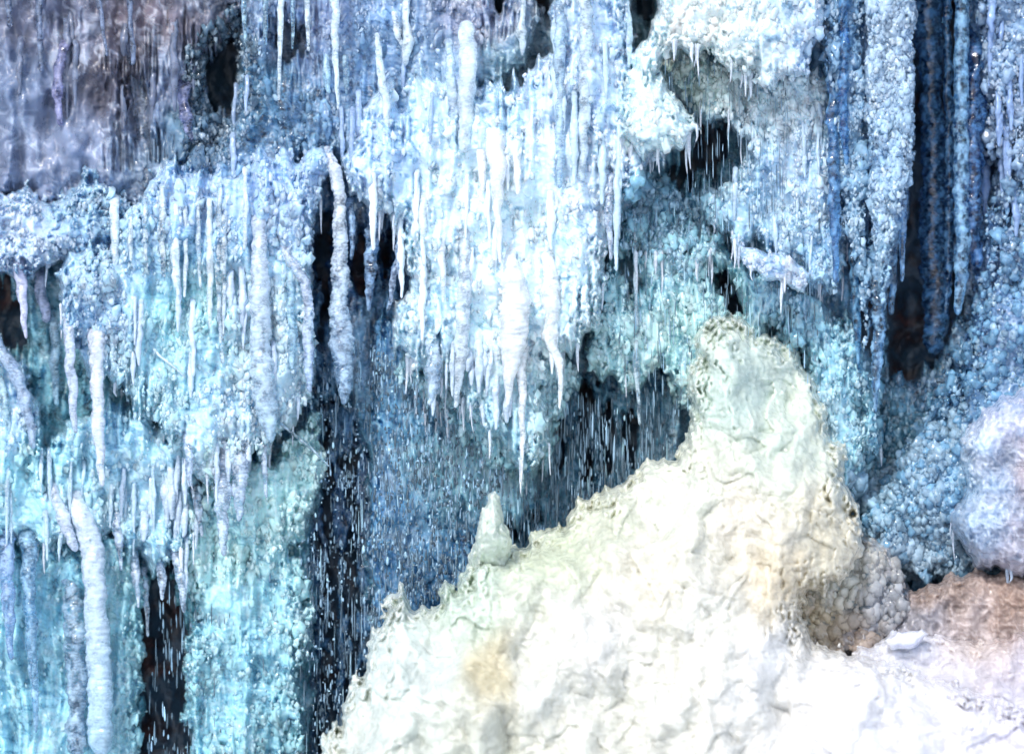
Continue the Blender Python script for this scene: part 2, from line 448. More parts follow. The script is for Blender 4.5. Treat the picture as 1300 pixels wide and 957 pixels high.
def lower_rim(poly, n, seed, minlen=0):
    """random points on the downward-facing rim of an outline"""
    rg = random.Random(seed); out = []; p = poly
    area = sum(p[i][0] * p[(i + 1) % len(p)][1] - p[(i + 1) % len(p)][0] * p[i][1] for i in range(len(p)))
    segs = []
    for i in range(len(p)):
        a, b = p[i], p[(i + 1) % len(p)]; ex = (b[0] - a[0]) * (1 if area > 0 else -1)
        if ex < -2: segs.append((a, b, abs(ex)))
    tot = sum(s[2] for s in segs)
    for _ in range(n):
        r = rg.uniform(0, tot)
        for a, b, l in segs:
            if r <= l: break
            r -= l
        u = r / l; out.append((a[0] + (b[0] - a[0]) * u, a[1] + (b[1] - a[1]) * u - 4))
    return [q for q in out if -60 < q[0] < 1360 and -60 < q[1] < 1000]

# ================================================================== the place
# ---- rock behind everything
def rock():
    xs = np.arange(-700, 2000, 5.0); ys = np.arange(-420, 1300, 5.0); X, Y = np.meshgrid(xs, ys)
    d = -0.40 + 0.07 * fbm(X / 160, Y / 240, 5, 5, 0.55) + 0.02 * (1 - 2 * np.abs(noise(X / 40, Y / 70, 8)))
    x, y, z = P(X, Y, d); n = X.size; w = X.shape[1]; h = X.shape[0]
    V = np.stack([x.ravel(), y.ravel(), z.ravel()], 1)
    i = (np.arange(h - 1)[:, None] * w + np.arange(w - 1)[None, :]).ravel()
    F = np.stack([i, i + w, i + w + 1, i + 1], 1)
    # solid block behind: top, sides and back
    k = len(V); c = [V[0], V[w - 1], V[-1], V[-w]]
    back = [(q[0], 3.0, q[2]) for q in c]; 
    V = np.concatenate([V, np.array([c[0], c[1], c[2], c[3]]), np.array(back)])
    Fb = np.array([[k, k + 1, k + 5, k + 4], [k + 1, k + 2, k + 6, k + 5], [k + 2, k + 3, k + 7, k + 6], [k + 3, k, k + 4, k + 7], [k + 4, k + 5, k + 6, k + 7]])
    o = mesh_obj('rock_face', V, [F, Fb], M['rock']); tag(o, kind='structure')
rock()
gx = np.linspace(-60, 60, 60); gy = np.linspace(-60, 60, 60); GX, GY = np.meshgrid(gx, gy)
GZ = -1.45 + 0.03 * noise(GX * 1.3, GY * 1.3, 3)
i = (np.arange(59)[:, None] * 60 + np.arange(59)[None, :]).ravel()
tag(mesh_obj('ground', np.stack([GX.ravel(), GY.ravel(), GZ.ravel()], 1), np.stack([i, i + 1, i + 61, i + 60], 1), M['snow']), kind='structure')

def lighter(cols, f):
    return [(a, b, tuple(255 - (255 - v) * f for v in k), cl) for a, b, k, cl in cols]

# ---- openings where the dark rock shows
O_FALL = [(404, 510), (402, 560), (408, 640), (392, 700), (404, 760), (400, 870), (395, 1000), (450, 1000), (462, 870), (470, 800), (462, 700), (466, 600), (452, 530), (430, 510)]
O_NOTCH = [(404, 275), (402, 440), (450, 500), (500, 460), (512, 400), (503, 300), (470, 290)]
O_MID = [(695, 505), (700, 600), (745, 615), (800, 600), (838, 590), (843, 520), (820, 495), (780, 505), (740, 485)]
O_MID2 = [(640, 625), (650, 690), (690, 655), (720, 615), (660, 605)]
O_UP = [(892, 165), (915, 160), (925, 195), (890, 225), (862, 240), (850, 225), (868, 200)]
O_SLOT = [(1150, -260), (1152, 300), (1120, 380), (1126, 470), (1160, 490), (1200, 440), (1222, 380), (1222, -260)]
O_A = [(256, 80), (278, 60), (296, 50), (302, 120), (290, 150), (268, 140)]
O_B = [(166, 104), (184, 104), (184, 165), (174, 172)]
O_C = [(30, 140), (46, 150), (52, 190), (36, 225), (18, 210)]
O_D = [(800, -60), (830, -60), (828, 25), (814, 40)]
O_E = [(622, -60), (645, -60), (642, 12), (628, 20)]
O_F = [(675, -60), (695, -60), (692, 14), (680, 8)]
O_G = [(178, 745), (215, 722), (240, 800), (238, 1000), (180, 1000)]
O_H = [(-40, 345), (10, 350), (30, 410), (36, 440), (-40, 430)]
O_I = [(1076, 300), (1108, 300), (1114, 480), (1092, 420)]
O_J = [(345, 40), (392, 35), (388, 66), (355, 72)]
O_K = [(1246, 190), (1268, 200), (1262, 260), (1246, 250)]
O_L = [(905, 345), (925, 350), (945, 400), (930, 405)]

CL = dict(  # own colours of the ice (as it looks in even light)
)
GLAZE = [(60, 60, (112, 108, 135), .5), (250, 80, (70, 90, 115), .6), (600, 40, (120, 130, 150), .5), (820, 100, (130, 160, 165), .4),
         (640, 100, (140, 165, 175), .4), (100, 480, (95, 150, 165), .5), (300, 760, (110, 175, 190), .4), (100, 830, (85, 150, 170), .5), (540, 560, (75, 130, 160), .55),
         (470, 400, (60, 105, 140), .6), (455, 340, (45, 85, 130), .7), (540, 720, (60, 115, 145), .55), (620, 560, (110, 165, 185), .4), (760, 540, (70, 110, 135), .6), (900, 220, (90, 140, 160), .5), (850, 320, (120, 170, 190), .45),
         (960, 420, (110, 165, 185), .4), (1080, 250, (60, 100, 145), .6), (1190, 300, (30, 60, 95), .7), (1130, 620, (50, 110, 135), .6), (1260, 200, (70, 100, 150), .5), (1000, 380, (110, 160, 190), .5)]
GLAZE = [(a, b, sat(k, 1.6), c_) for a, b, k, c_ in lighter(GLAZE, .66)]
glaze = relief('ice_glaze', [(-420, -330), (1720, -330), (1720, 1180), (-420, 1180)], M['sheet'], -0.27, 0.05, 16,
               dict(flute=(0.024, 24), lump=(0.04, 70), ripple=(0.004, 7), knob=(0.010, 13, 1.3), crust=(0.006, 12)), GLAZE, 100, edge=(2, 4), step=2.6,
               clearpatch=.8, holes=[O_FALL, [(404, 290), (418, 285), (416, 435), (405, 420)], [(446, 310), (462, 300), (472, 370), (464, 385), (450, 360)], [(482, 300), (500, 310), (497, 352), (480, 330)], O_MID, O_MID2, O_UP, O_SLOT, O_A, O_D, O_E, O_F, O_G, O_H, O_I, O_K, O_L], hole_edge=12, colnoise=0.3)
glaze_c = [(a, b, k, .5) for a, b, k, c_ in GLAZE]
tag(glaze, 'thin teal ice glazing the dark rock behind the icicles and curtains', 'ice glaze')

def mass(name, label, cat, poly, mat, d0, T, R, style, cols, seed, fr=0, fr_c=(225, 238, 252), fr_clear=.35, fr_kw={}, cry=0, cryc=.4, **kw):
    if mat == 'sheet': cols = [(a, b, sat(k, 1.5), c_) for a, b, k, c_ in lighter(cols, 0.78)]
    if mat == 'clear': cols = lighter(cols, .85)
    if mat in ('sheet', 'clear') and 'clearpatch' not in kw: kw['clearpatch'] = 0.65
    o = relief(name, poly, M[mat], d0, T, R, style, cols, seed, **kw)
    tag(o, label, cat)
    if fr:
        fringe(o, lower_rim(poly, int(fr * .55), seed), fr_c, fr_clear, seed=seed, **fr_kw)
    if cry and mat != 'mound':
        lumps(o, poly, int(cry * .3), cols, seed + 1, holes=kw.get('holes', ()), mat='sheet' if mat == 'sheet' else 'clear')
        crystals(o, poly, int(cry * .75), lighter(cols, .7), cryc, seed, holes=kw.get('holes', ()))
    return o

SHEET = dict(flute=(0.014, 22), lump=(0.03, 50), ripple=(0.003, 5), knob=(0.008, 13, 1.2), crust=(0.005, 11))
CURT = dict(flute=(0.024, 26), lump=(0.05, 60), ripple=(0.004, 6), knob=(0.012, 20, 1.3), crust=(0.004, 13))
KNOB = dict(flute=(0.012, 26), lump=(0.02, 40), knob=(0.014, 13, 1.15), crust=(0.003, 7))

violet = mass('ice_sheet', 'hazy violet grey ice sheet with vertical flutes in the upper left corner', 'ice sheet',
     [(-300, -330), (345, -330), (330, 0), (300, 20), (290, 50), (285, 130), (262, 215), (210, 260), (120, 285), (60, 280), (20, 270), (-300, 290)], 'soft', -0.24, 0.09, 40,
     dict(flute=(0.022, 36), lump=(0.06, 50), ripple=(0.001, 9), knob=(0.014, 26, 1.8)),
     [(60, 30, (122, 128, 152), .3), (180, 40, (122, 114, 126), .3), (130, 100, (100, 98, 112), .35), (20, 110, (125, 142, 172), .25), (90, 190, (140, 154, 182), .2), (215, 120, (130, 146, 176), .2), (250, 180, (105, 140, 165), .3), (290, 0, (112, 120, 138), .3)], 210,
     edge=(8, 16), clearpatch=.15, holes=[O_A, O_B])
mass('ice_sheet', 'blue grey rippled ice at the top edge between violet sheet and pale centre', 'ice sheet',
     [(345, -330), (700, -330), (690, 40), (640, 110), (560, 170), (470, 210), (400, 200), (300, 250), (215, 280), (190, 225), (250, 190), (295, 160), (305, 90), (310, 20)], 'sheet', -0.17, 0.08, 26,
     SHEET, [(400, 20, (115, 135, 170), .3), (330, 130, (85, 125, 155), .45), (290, 160, (75, 115, 145), .5), (260, 220, (140, 175, 208), .3), (480, 60, (115, 150, 185), .4), (600, 30, (150, 160, 185), .3), (560, 110, (165, 195, 220), .2), (640, 90, (140, 170, 180), .3)], 220, cry=1500,
     fr=25, holes=[O_E, O_F, O_J], edge=(9, 22))
mass('ice_shelf', 'lavender white frozen shelf at the left edge with short drips below', 'ice shelf',
     [(-300, 215), (50, 245), (130, 232), (215, 262), (212, 310), (190, 345), (140, 350), (60, 345), (-20, 338), (-300, 330)], 'sheet', -0.16, 0.10, 40,
     dict(flute=(0.010, 22), lump=(0.05, 38), crust=(0.006, 14), knob=(0.008, 18)),
     [(30, 290, (185, 204, 225), .12), (120, 270, (160, 192, 216), .25), (170, 320, (175, 200, 228), .2)], 230, cry=700, fr=20, edge=(22, 30), edgewl=(16, 60))
mass('ice_curtain', 'broad light blue ice curtain of the left half, hung with rows of white icicles', 'ice curtain',
     [(205, 215), (330, 190), (425, 190), (428, 240), (402, 262), (398, 330), (402, 470), (388, 520), (352, 560), (330, 590), (300, 600), (262, 610), (230, 590), (190, 540), (120, 470), (80, 420), (70, 345), (150, 290)], 'sheet', -0.11, 0.10, 26,
     CURT, [(260, 250, (175, 205, 238), .15), (350, 240, (170, 200, 232), .2), (240, 400, (155, 205, 215), .2), (340, 420, (190, 218, 232), .12), (120, 400, (165, 195, 220), .2), (300, 520, (190, 218, 235), .15), (230, 480, (165, 208, 222), .2)], 240, cry=2000,
     fr=40, edge=(10, 34))
mass('ice_tier', 'pale teal ice tier bulging at the left edge under the long icicles', 'ice tier',
     [(-300, 430), (15, 440), (42, 500), (60, 560), (120, 510), (190, 520), (240, 570), (268, 640), (240, 700), (200, 720), (150, 700), (90, 705), (20, 690), (-300, 690)], 'sheet', -0.19, 0.11, 26,
     CURT, [(20, 500, (178, 208, 232), .12), (40, 600, (170, 216, 228), .15), (160, 640, (175, 212, 228), .15), (230, 680, (165, 205, 222), .2)], 250, cry=1200, fr=26, edge=(9, 30))
mass('ice_sheet', 'smooth teal ice sheet low on the left beside the dark waterfall', 'ice sheet',
     [(262, 540), (340, 570), (400, 530), (420, 590), (392, 650), (374, 700), (402, 780), (384, 880), (392, 1150), (250, 1150), (232, 860), (246, 780), (215, 700), (250, 640)], 'sheet', -0.20, 0.08, 24,
     dict(flute=(0.024, 20), lump=(0.05, 60), ripple=(0.004, 6), knob=(0.010, 15, 1.2), crust=(0.005, 10)),
     [(330, 600, (185, 222, 224), .1), (300, 700, (190, 228, 230), .1), (340, 760, (165, 210, 222), .2), (300, 850, (150, 200, 216), .25)], 260, cry=1200, edge=(20, 34), edgewl=(14, 60))
mass('ice_sheet', 'dim teal ice sheet behind the thick columns in the lower left corner', 'ice sheet',
     [(-300, 660), (120, 670), (190, 720), (182, 800), (170, 1150), (-300, 1150)], 'sheet', -0.21, 0.07, 24,
     dict(flute=(0.024, 22), lump=(0.045, 50), knob=(0.010, 16, 1.2), ripple=(0.003, 6), crust=(0.005, 11)),
     [(60, 760, (145, 196, 212), .3), (160, 780, (165, 210, 220), .25), (100, 860, (160, 206, 220), .25)], 265, cry=900, edge=(20, 30), edgewl=(14, 60))
mass('ice_apron', 'pale aqua ice apron tapering down over the waterfall below the white curtain', 'ice apron',
     [(520, 440), (700, 430), (745, 470), (712, 520), (700, 590), (650, 610), (600, 575), (560, 520), (500, 480)], 'sheet', -0.17, 0.07, 22,
     CURT, [(600, 520, (165, 210, 225), .2), (660, 570, (170, 214, 226), .2), (720, 470, (180, 215, 225), .2)], 268, fr=25, edge=(12, 30), cry=700, edgewl=(7, 70))
mass('ice_curtain', 'large almost white ice curtain filling the centre above the waterfall', 'ice curtain',
     [(430, 200), (470, 130), (560, 90), (640, 110), (700, 60), (705, -330), (800, -330), (806, 60), (850, 150), (838, 205), (790, 235), (775, 300), (772, 350), (745, 440), (700, 465), (690, 520), (700, 570), (672, 600), (630, 570), (600, 525), (560, 490), (505, 455), (496, 420), (522, 345), (505, 285), (450, 262)], 'sheet', -0.08, 0.12, 30,
     CURT, [(480, 200, (185, 212, 240), .15), (560, 230, (205, 228, 242), .08), (640, 250, (215, 236, 244), .05), (740, 100, (190, 212, 235), .12), (760, 220, (205, 225, 242), .1), (640, 380, (220, 238, 246), .04), (560, 400, (200, 226, 238), .1), (640, 540, (180, 214, 226), .15), (560, 330, (205, 228, 240), .08)], 270, cry=1800,
     fr=55, edge=(11, 38))
mass('ice_crust', 'greenish white snowy ice crust at the top right of centre with a ragged edge', 'ice crust',
     [(806, -330), (1050, -330), (1045, 30), (1025, 100), (960, 105), (900, 70), (850, 60), (835, 90), (870, 140), (888, 165), (862, 195), (812, 200), (782, 180), (790, 100), (835, 20)], 'sheet', 0.02, 0.09, 24,
     dict(lump=(0.03, 45), crust=(0.008, 16), flute=(0.006, 14), ripple=(0.002, 5), knob=(0.005, 9)),
     [(900, 20, (215, 226, 224), .02), (960, 60, (205, 220, 222), .04), (1030, 60, (175, 200, 225), .15), (820, 160, (205, 226, 230), .04)], 280, cry=900, fr=40, edge=(9, 16))
mass('ice_curtain', 'mint tinted streaked ice curtain right of centre under the snowy crust', 'ice curtain',
     [(835, 75), (900, 60), (960, 90), (1040, 90), (1075, 150), (1078, 310), (1060, 385), (1010, 345), (960, 320), (905, 290), (895, 250), (925, 235), (950, 195), (925, 150), (880, 145)], 'sheet', -0.13, 0.10, 22,
     CURT, [(870, 100, (185, 205, 200), .2), (980, 140, (200, 222, 232), .1), (1010, 220, (185, 212, 234), .15), (960, 260, (175, 208, 228), .2), (1050, 330, (160, 198, 226), .25)], 290, cry=1300, fr=35, edge=(10, 26))
mass('ice_ridge', 'bright slanting ice ridge below the mint curtain, right of centre', 'ice ridge',
     [(925, 300), (960, 315), (1005, 330), (1025, 350), (1022, 372), (990, 358), (950, 345)], 'sheet', 0.0, 0.05, 12,
     KNOB, [(970, 330, (190, 212, 236), .1)], 295, cry=120, edge=(5, 8), fr=10)
mass('ice_apron', 'seafoam ice apron with trickling water right of centre behind the cream mound', 'ice apron',
     [(770, 330), (800, 270), (840, 262), (900, 285), (930, 330), (1000, 360), (1070, 400), (1115, 480), (1118, 560), (1085, 650), (1000, 560), (905, 530), (860, 520), (840, 470), (800, 490), (745, 470), (750, 400)], 'sheet', -0.17, 0.10, 24,
     dict(flute=(0.02, 12), lump=(0.03, 40), ripple=(0.003, 5), knob=(0.006, 10, 1.3)),
     [(800, 380, (170, 212, 222), .2), (860, 420, (195, 228, 228), .1), (900, 350, (160, 205, 216), .2), (850, 300, (150, 196, 215), .3), (1010, 480, (155, 202, 220), .2), (1080, 560, (165, 208, 226), .15), (940, 440, (185, 224, 224), .1), (1000, 400, (145, 190, 215), .25)], 300, cry=1600,
     holes=[O_L, [(780, 320), (800, 330), (815, 365), (800, 372)], [(1010, 440), (1022, 445), (1024, 475), (1012, 478)], [(975, 410), (995, 420), (992, 445), (978, 440)]], fr=30, edge=(12, 30))

mass('ice_curtain', 'loose streaked blue ice hanging in the dim recess right of the centre curtain', 'ice curtain',
     [(775, 235), (830, 215), (870, 250), (905, 240), (930, 290), (900, 330), (870, 350), (840, 330), (800, 330), (772, 300)], 'sheet', -0.22, 0.08, 18,
     CURT, [(850, 280, (135, 182, 208), .35), (900, 260, (160, 202, 222), .25)], 305, cry=500, edge=(12, 30), fr=20)
mass('ice_mass', 'knobbly dark blue ice around the dark hole at the upper left', 'ice mass',
     [(235, 50), (300, 5), (330, 60), (325, 150), (290, 210), (240, 220), (225, 150)], 'clear', -0.26, 0.07, 16,
     dict(lump=(0.03, 30), knob=(0.016, 14, 1.1), crust=(0.004, 8)), [(270, 100, (70, 105, 130), .6), (280, 180, (90, 130, 165), .5)], 306, cry=500, edge=(10, 14), holes=[O_A])
mass('ice_mass', 'glassy pale blue knobs low at the foot of the dark slot', 'ice mass',
     [(1085, 470), (1130, 480), (1190, 470), (1215, 400), (1235, 420), (1200, 540), (1150, 600), (1100, 640), (1080, 560)], 'clear', -0.30, 0.08, 20,
     dict(lump=(0.04, 40), knob=(0.016, 15, 1.1), crust=(0.004, 8)), [(1120, 540, (80, 140, 165), .5), (1180, 480, (60, 110, 150), .6), (1100, 600, (90, 150, 175), .4)], 307, cry=500, edge=(8, 12))

# right-hand curtains and columns
mass('ice_curtain', 'narrow blue curtain of glassy knobs just left of the thick knobbly column', 'ice curtain',
     [(1052, -330), (1096, -330), (1098, 60), (1102, 180), (1100, 300), (1108, 330), (1098, 470), (1088, 330), (1068, 290), (1060, 200), (1050, 120), (1044, 40)], 'clear', -0.06, 0.07, 14,
     KNOB, [(1070, 60, (120, 170, 212), .4), (1080, 250, (135, 185, 222), .4)], 310, cry=1500, edge=(11, 22), step=1.5)
kc = mass('ice_column', 'thick knobbly pale blue column beside the dark slot, tapering to a long ribbed tip', 'ice column',
     [(1102, -330), (1160, -330), (1163, 40), (1158, 120), (1160, 200), (1150, 260), (1136, 300), (1130, 350), (1120, 400), (1110, 330), (1100, 240), (1098, 120), (1100, 20)], 'clear', 0.0, 0.10, 18,
     KNOB, [(1130, 40, (175, 208, 236), .25), (1130, 220, (165, 205, 235), .25), (1125, 330, (150, 198, 230), .35)], 320, cry=900, edge=(9, 14), step=1.5)
wall = mass('ice_mass', 'blue cluster of glassy frozen bulbs piled along the right edge', 'ice mass',
     [(1238, -330), (1620, -330), (1620, 760), (1240, 740), (1170, 735), (1110, 740), (1075, 690), (1095, 640), (1140, 600), (1190, 500), (1225, 410), (1245, 330), (1250, 250), (1240, 190), (1250, 130), (1232, 60)], 'clear', -0.22, 0.14, 40,
     dict(lump=(0.06, 60), knob=(0.014, 22, 1.3), crust=(0.009, 12)),
     [(1270, 60, (125, 165, 205), .25), (1290, 150, (130, 165, 200), .25), (1260, 300, (90, 135, 185), .35), (1200, 470, (80, 135, 180), .4), (1250, 420, (95, 140, 190), .3), (1120, 640, (110, 165, 200), .3), (1180, 620, (105, 160, 200), .3), (1160, 700, (110, 155, 190), .3)], 330,
     edge=(9, 14), holes=[O_K], step=1.6)
HC = [(1270, 60, (160, 192, 225), .2), (1290, 150, (160, 188, 220), .2), (1260, 300, (130, 178, 215), .35), (1200, 470, (120, 172, 208), .4), (1120, 640, (125, 180, 212), .3), (1180, 620, (125, 175, 212), .3), (1150, 710, (120, 160, 190), .3)]
bulbs(wall, [(1240, -60), (1360, -60), (1360, 740), (1150, 740), (1085, 690), (1110, 620), (1190, 500), (1240, 380), (1250, 190)], 1500, (2, 9), HC, .5, seed=1, shard=.7)
bulbs(wall, [(1240, -60), (1360, -60), (1360, 740), (1150, 740), (1085, 690), (1110, 620), (1190, 500), (1240, 380), (1250, 190)], 1800, (1.2, 5), lighter(HC, .7), .4, seed=11, shard=.8)
bulbs(wall, [(1075, 600), (1130, 590), (1215, 520), (1225, 560), (1190, 640), (1250, 730), (1130, 735), (1080, 690)], 700, (2, 10), lighter(HC, .7), .4, seed=2, shard=.8, emb=.6)
bulbs(kc, [(1100, -60), (1160, -60), (1160, 230), (1110, 320), (1100, 200)], 520, (2, 7.5), [(1130, 40, (190, 218, 242), .4), (1130, 220, (175, 210, 240), .5)], .55, seed=3, shard=.6, emb=.6)

mass('ice_boulder', 'rounded frosty lavender ice boulder at the right edge above the brown ledge', 'ice boulder',
     [(1218, 555), (1255, 515), (1300, 490), (1400, 470), (1620, 470), (1620, 745), (1290, 735), (1240, 720), (1212, 690), (1205, 660), (1225, 620)], 'mound', -0.06, 0.16, 40,
     dict(lump=(0.04, 45), crust=(0.010, 10), knob=(0.010, 14)),
     [(1270, 540, (190, 198, 222), .1), (1295, 590, (170, 158, 165), .2), (1260, 660, (165, 188, 215), .25), (1230, 600, (165, 195, 222), .25), (1290, 690, (175, 172, 185), .2)], 340, fr=30, fr_c=(190, 208, 230), edge=(9, 12), cry=1100, clearpatch=.4, softrim=True)
mass('ice_ledge', 'brown stained icy ledge under the lavender boulder at right', 'ice ledge',
     [(1120, 810), (1150, 755), (1210, 728), (1300, 725), (1620, 725), (1620, 900), (1300, 860), (1180, 850)], 'mound', -0.05, 0.09, 40,
     dict(lump=(0.035, 40), crust=(0.012, 13), knob=(0.010, 14)),
     [(1200, 755, (150, 132, 122), .15), (1280, 765, (158, 136, 124), .15), (1150, 780, (160, 162, 172), .3), (1240, 800, (190, 178, 176), .1), (1230, 830, (205, 200, 205), .05)], 350, softrim=True, edge=(10, 12), cry=500)
tan = mass('ice_mass', 'tan translucent bulbs of ice in the hollow between cream mound and snow bank', 'ice mass',
     [(1000, 760), (1050, 690), (1085, 670), (1130, 700), (1165, 760), (1150, 810), (1100, 840), (1020, 850)], 'clear', -0.08, 0.10, 26,
     dict(lump=(0.03, 36), knob=(0.014, 16), crust=(0.003, 9)),
     [(1060, 740, (200, 202, 194), .2), (1040, 790, (200, 180, 150), .2), (1120, 770, (125, 130, 145), .3), (1090, 810, (130, 118, 112), .25)], 360, edge=(7, 8))
bulbs(tan, [(1010, 760), (1060, 690), (1130, 700), (1160, 770), (1100, 830), (1030, 830)], 240, (3, 12), [(1060, 740, (215, 218, 208), .2), (1040, 790, (212, 196, 165), .2), (1120, 770, (165, 172, 182), .3), (1090, 810, (175, 160, 148), .25)], .35, seed=4, shard=.3, emb=.6)

# ---- cream mound in front
MOUND = [(420, 920), (455, 860), (478, 800), (494, 762), (508, 750), (526, 770), (550, 768), (566, 726), (578, 752), (596, 716), (612, 690), (640, 702), (668, 690), (700, 668), (735, 640), (770, 618), (812, 590), (862, 572), (872, 530),
         (868, 482), (878, 430), (900, 398), (938, 396), (956, 412), (984, 426), (1016, 458), (1048, 498), (1062, 555), (1078, 610), (1092, 650), (1096, 690), (1072, 735), (1030, 760), (1022, 795), (1036, 818), (1110, 836), (1200, 862), (1330, 905), (1620, 960), (1620, 1230), (330, 1230)]
def mound_d(X, Y):
    return -0.12 + 0.42 * sstep(330, 1100, Y) + 0.06 * sstep(1050, 800, X) * 0 + 0.05 * noise(X / 120, Y / 120, 71)
mound = mass('ice_mound', 'huge cream white crusty ice mound in the foreground below centre', 'ice mound', MOUND, 'mound', mound_d, 0.20, 110,
     dict(lump=(0.09, 95), knob=(0.030, 36, 1.0), crust=(0.007, 15), ripple=(0.002, 7)),
     [(1200, 930, (212, 212, 220), 0), (1300, 950, (205, 204, 216), .02), (1100, 880, (222, 222, 224), 0), (500, 820, (194, 205, 200), .02), (600, 760, (186, 202, 188), .03), (700, 700, (192, 200, 177), .04), (760, 660, (198, 202, 184), .02), (860, 640, (205, 209, 196), 0), (930, 500, (185, 202, 193), .03), (980, 560, (198, 209, 195), 0),
      (940, 660, (209, 205, 192), 0), (830, 740, (210, 207, 192), 0), (900, 780, (213, 213, 203), 0), (1040, 700, (202, 197, 177), .02), (980, 830, (209, 210, 208), 0), (616, 842, (194, 185, 154), .05), (560, 850, (198, 207, 203), 0), (680, 860, (207, 209, 202), 0), (1000, 740, (202, 192, 169), 0), (750, 800, (209, 209, 204), 0)],
     370, softrim=True, edge=(16, 12), step=1.7, colnoise=0.04, thin=0.8)
MC = [(500, 820, (198, 209, 204), .02), (700, 700, (198, 205, 187), .04), (930, 500, (192, 207, 198), .03), (980, 600, (205, 213, 200), 0), (830, 740, (213, 210, 198), 0), (1040, 700, (205, 200, 182), .02), (980, 830, (213, 214, 212), 0)]
mass('ice_block', 'white rounded ice block set in the cream mound near its lower middle', 'ice block',
     [(682, 792), (700, 778), (722, 790), (734, 815), (726, 845), (696, 852), (680, 830)], 'mound', 0.20, 0.08, 16,
     dict(lump=(0.012, 20), crust=(0.005, 10), knob=(0.004, 8)), [(700, 810, (228, 232, 235), 0)], 380, edge=(4, 3))
mass('snow_bank', 'smooth bluish white snow bank sloping up to the right in the bottom corner', 'snow bank',
     [(985, 880), (1040, 835), (1105, 818), (1130, 805), (1175, 800), (1230, 812), (1300, 800), (1620, 800), (1620, 1230), (900, 1230)], 'mound', lambda X, Y: 0.02 + 0.38 * sstep(780, 1100, Y) + 0 * X, 0.10, 40,
     dict(lump=(0.07, 70), crust=(0.007, 20), knob=(0.022, 34, .8)),
     [(1060, 860, (222, 223, 224), 0), (1160, 830, (208, 208, 216), .02), (1240, 815, (196, 184, 178), .05), (1290, 850, (188, 184, 194), .05), (1150, 805, (205, 210, 222), .02), (1300, 930, (196, 196, 208), .03), (1280, 780, (165, 145, 138), .08), (1200, 860, (205, 203, 210), .02)], 390, softrim=True, edge=(14, 12), colnoise=0.08, cry=500)
mass('ice_step', 'small pale ice tongue lying on the snow bank by the brown ledge', 'ice tongue',
     [(1122, 812), (1140, 802), (1170, 798), (1180, 806), (1160, 822), (1132, 826)], 'mound', 0.14, 0.04, 9,
     dict(lump=(0.008, 20), crust=(0.003, 8)), [(1150, 810, (225, 230, 248), .05)], 395, edge=(3, 3))

def spire(x, y, w, h, label, seed, c=(206, 218, 206), lean=0):
    pts = [(x + lean - 2, y), (x + lean + 3, y + 2), (x + w * .45, y + h * .35), (x + w * .75, y + h * .62), (x + w * 1.1, y + h), (x + w * .8, y + h * 1.2), (x - w * .8, y + h * 1.2), (x - w * 1.1, y + h), (x - w * .7, y + h * .6), (x - w * .4, y + h * .33)]
    d = max(front(x, y + h * 1.1), front(x, y + h * .8)) - w * S * 1.0
    o = relief('ice_spire', pts, M['mound'], lambda X, Y: d - sstep(y + h * .45, y + h * 1.1, Y) * w * S * 2.2, w * S * 1.6, w * 1.3, dict(lump=(0.02, 18), crust=(0.010, 9), knob=(0.009, 9)), [(x, y + h, c, .05)], seed, edge=(8, 8), step=1.5, thin=0.8, softrim=True)
    tag(o, label, 'ice spire')
for a in [(625, 622, 30, 100, 'tall crusty ice spire standing at the left shoulder of the cream mound')]:
    spire(*a, seed=600 + a[0])
# ---- named icicles
W = (222, 240, 250); PB = (188, 224, 244); VI = (140, 158, 188); TE = (190, 222, 232)
def ic(pts, label, c=PB, clear=.25, **k): return icicle(pts, label, c, min(.9, clear * 1.5 + .28), **k)
ic([(9, -60, 6), (11, 15, 5), (12, 36, 4)], 'short blunt violet icicle in the top left corner', VI, .3, rib=.05)
ic([(50, -60, 7), (50, 30, 5), (52, 92, 2.5)], 'slender violet icicle hanging over the hazy sheet near the left corner', VI, .35)
ic([(118, -60, 7), (128, 20, 3.5), (136, 72, 1.5)], 'thin slanting violet icicle, left of the pair over the brownish haze', VI, .35)
ic([(163, -60, 6), (165, 20, 4), (170, 84, 3)], 'thin lumpy violet icicle, right of the pair over the brownish haze', VI, .35, lump=.3)
ic([(80, 60, 7), (72, 110, 8), (76, 160, 4)], 'stubby lavender icicle on the violet sheet above the shelf', (165, 170, 210), .3, lump=.3)
ic([(232, 110, 10), (236, 150, 8), (243, 180, 3)], 'forked pale violet icicle just left of the dark hole at upper left', (165, 175, 215), .35, lump=.35)
ic([(311, -60, 6), (309, 10, 4), (312, 62, 1.5)], 'thin clear icicle by the left rim of the dark hole at the top', PB, .5, d=-.06)
ic([(338, -40, 4), (337, 30, 3), (337, 58, 2)], 'short icicle between two longer ones over the small dark hole', PB, .4, d=-.05)
ic([(357, -60, 6), (356, 40, 4.2), (354, 128, 1.5)], 'long straight white icicle at the top, a third of the way across', W, .15, rib=.05, d=-.02)
ic([(371, -50, 3.5), (372, 20, 2.6), (371, 63, 1.3)], 'hair thin icicle right beside the long straight white one', PB, .4, d=-.04)
ic([(389, -60, 6), (390, 20, 4), (392, 66, 2)], 'medium white icicle right of the hair thin one at the top', W, .2, rib=.05, d=-.03)
ic([(424, -60, 9), (425, 30, 6.5), (427, 90, 4), (429, 140, 1.6)], 'stout white icicle with frosty side drips hanging from the top', W, .12, d=.0)
ic([(416, 70, 5), (414, 95, 6), (417, 120, 2)], 'small frosty drip at the left side of the stout top icicle', PB, .2, lump=.3)
ic([(438, 70, 5), (440, 95, 5), (440, 120, 2)], 'small frosty drip at the right side of the stout top icicle', PB, .2, lump=.3)
